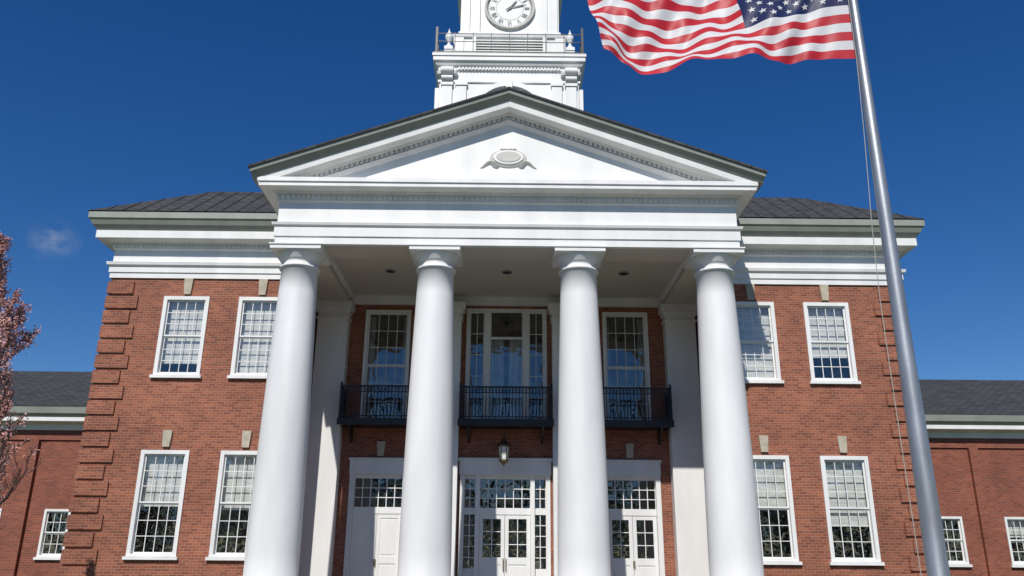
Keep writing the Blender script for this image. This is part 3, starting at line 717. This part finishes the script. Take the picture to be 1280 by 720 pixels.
# ================================================================== TREES (bare, budding)
def make_tree(name, base, height, seed, spread=0.5, lean=(0,0), dens=0.5, blen=0.3):
    rnd = random.Random(seed)
    Tn = empty(name)
    cu = bpy.data.curves.new("branches", 'CURVE'); cu.dimensions = '3D'; cu.bevel_depth = 1.0; cu.bevel_resolution = 1; cu.use_fill_caps = True
    tips = []
    def branch(p, d, ln, r, lvl):
        n = 12 if lvl == 0 else 7; pts = [(p.copy(), r)]
        for i in range(n):
            j = 0.05 if lvl == 0 else 0.12
            d = (d+Vector((rnd.gauss(0,j), rnd.gauss(0,j), rnd.gauss(0.05,.06)))).normalized()
            p = p+d*ln/n; rr = r*(1-0.8*(i+1)/n)
            pts.append((p.copy(), max(rr, 0.004)))
            if lvl < 3:
                nb = {0: 2 if i > 1 else 0, 1: 2 if i > 0 else 0, 2: 1 if i > 0 else 0}[lvl]
                for _ in range(nb):
                    ax = Vector((rnd.gauss(0,1), rnd.gauss(0,1), rnd.gauss(0.15,.5))).normalized()
                    nd = (d*0.75+ax*(spread+0.25)).normalized(); nd.z = abs(nd.z)*0.9+0.25; nd.normalize()
                    l2 = ln*blen*rnd.uniform(0.7, 1.2)*(1-0.45*i/n) if lvl == 0 else ln*rnd.uniform(0.34, 0.5)*(1-0.35*i/n)
                    branch(p.copy(), nd, l2, max(rr*0.5, 0.007), lvl+1)
            if lvl >= 1 and p.z > height*0.45: tips.append(p.copy())
        sp = cu.splines.new('POLY'); sp.points.add(len(pts)-1)
        for i, (q, r_) in enumerate(pts): sp.points[i].co = (*q, 1); sp.points[i].radius = r_
    branch(Vector(base), Vector((lean[0], lean[1], 1)).normalized(), height*0.95, height*0.009, 0)
    cu.materials.append(M['bark']); ob = bpy.data.objects.new("branches", cu); scene.collection.objects.link(ob); ob.parent = Tn
    g = MB()
    for p in tips:
        if rnd.random() > dens*(0.3+1.3*max(0, (p.z/height-0.6))/0.4): continue
        for _ in range(rnd.randint(2, 6)):
            q = p+Vector((rnd.gauss(0,.04), rnd.gauss(0,.04), rnd.gauss(0,.04))); s = rnd.uniform(0.012, 0.028)
            a = Vector((rnd.gauss(0,1), rnd.gauss(0,1), rnd.gauss(0,1))).normalized()*s
            b = a.orthogonal().normalized()*s
            g.add([q-a, q+b, q+a, q-b], [(0,1,2,3)], 'buds')
    g.obj("buds", Tn)
make_tree("budding_tree", (-9.35, 15.5, 0), 7.3, 12, 0.3, (-0.005, 0), 0.26, 0.22)
make_tree("budding_tree", (-11.9, 19.5, 0), 5.0, 9, 0.22, (0.0, 0), 0.1, 0.22)

# ================================================================== LIGHT, WORLD, CAMERA
EL, AZ = 45, 13
S = Vector((-math.sin(R(AZ))*math.cos(R(EL)), -math.cos(R(AZ))*math.cos(R(EL)), math.sin(R(EL))))
sl = bpy.data.lights.new("sun", 'SUN'); sl.energy = 4.4; sl.angle = R(0.53); sl.color = (1.0, 0.96, 0.90)
so = bpy.data.objects.new("sun", sl); scene.collection.objects.link(so); so.rotation_mode = 'QUATERNION'; so.rotation_quaternion = S.to_track_quat('Z', 'Y')
so.location = S*60
w = bpy.data.worlds.new("World"); scene.world = w; w.use_nodes = True; nt = w.node_tree; bg = nt.nodes["Background"]; L = nt.links.new
sk = nt.nodes.new("ShaderNodeTexSky"); sk.sky_type = 'NISHITA'; sk.sun_disc = False; sk.sun_elevation = R(EL); sk.sun_rotation = R(180+AZ)
sk.air_density = 1.0; sk.dust_density = 0.1; sk.ozone_density = 4.5; sk.altitude = 300
hs = nt.nodes.new("ShaderNodeHueSaturation"); hs.inputs["Saturation"].default_value = 1.30; hs.inputs["Value"].default_value = 1.0
hs.inputs["Hue"].default_value = 0.510
L(sk.outputs[0], hs.inputs["Color"])
tc = nt.nodes.new("ShaderNodeTexCoord")
sub = nt.nodes.new("ShaderNodeVectorMath"); sub.operation = 'DISTANCE'; sub.inputs[1].default_value = (-0.480, 0.815, 0.322); L(tc.outputs["Generated"], sub.inputs[0])
m1 = nt.nodes.new("ShaderNodeMapRange"); m1.inputs[1].default_value = 0.0; m1.inputs[2].default_value = 0.028; m1.inputs[3].default_value = 0.5; m1.inputs[4].default_value = 0
L(sub.outputs["Value"], m1.inputs[0])
mp = nt.nodes.new("ShaderNodeMapping"); mp.inputs["Scale"].default_value = (1,1,1.8); L(tc.outputs["Generated"], mp.inputs[0])
nz = nt.nodes.new("ShaderNodeTexNoise"); nz.inputs["Scale"].default_value = 38; nz.inputs["Detail"].default_value = 6; L(mp.outputs[0], nz.inputs["Vector"])
m2 = nt.nodes.new("ShaderNodeMapRange"); m2.inputs[1].default_value = 0.42; m2.inputs[2].default_value = 0.8; L(nz.outputs["Fac"], m2.inputs[0])
mu = nt.nodes.new("ShaderNodeMath"); mu.operation = 'MULTIPLY'; L(m1.outputs[0], mu.inputs[0]); L(m2.outputs[0], mu.inputs[1])
mx = nt.nodes.new("ShaderNodeMix"); mx.data_type = 'RGBA'; L(mu.outputs[0], mx.inputs[0]); L(hs.outputs[0], mx.inputs[6]); mx.inputs[7].default_value = (5.5, 6.0, 6.6, 1)
L(mx.outputs[2], bg.inputs["Color"]); bg.inputs["Strength"].default_value = 0.085

cam = bpy.data.cameras.new("camera"); co = bpy.data.objects.new("camera", cam); scene.collection.objects.link(co)
cam.sensor_width = 36; cam.lens = 1030/1280*36; cam.clip_end = 6000; cam.clip_start = 0.05
co.location = (0, 0, 1.6)
co.rotation_mode = 'QUATERNION'
mtx = Matrix.Rotation(R(-0.36), 3, 'Z') @ Matrix.Rotation(R(90+18.6), 3, 'X') @ Matrix.Rotation(R(0.45), 3, 'Z')
co.rotation_quaternion = mtx.to_quaternion()
scene.camera = co
scene.view_settings.view_transform = 'Standard'; scene.view_settings.look = 'None'; scene.view_settings.exposure = 0
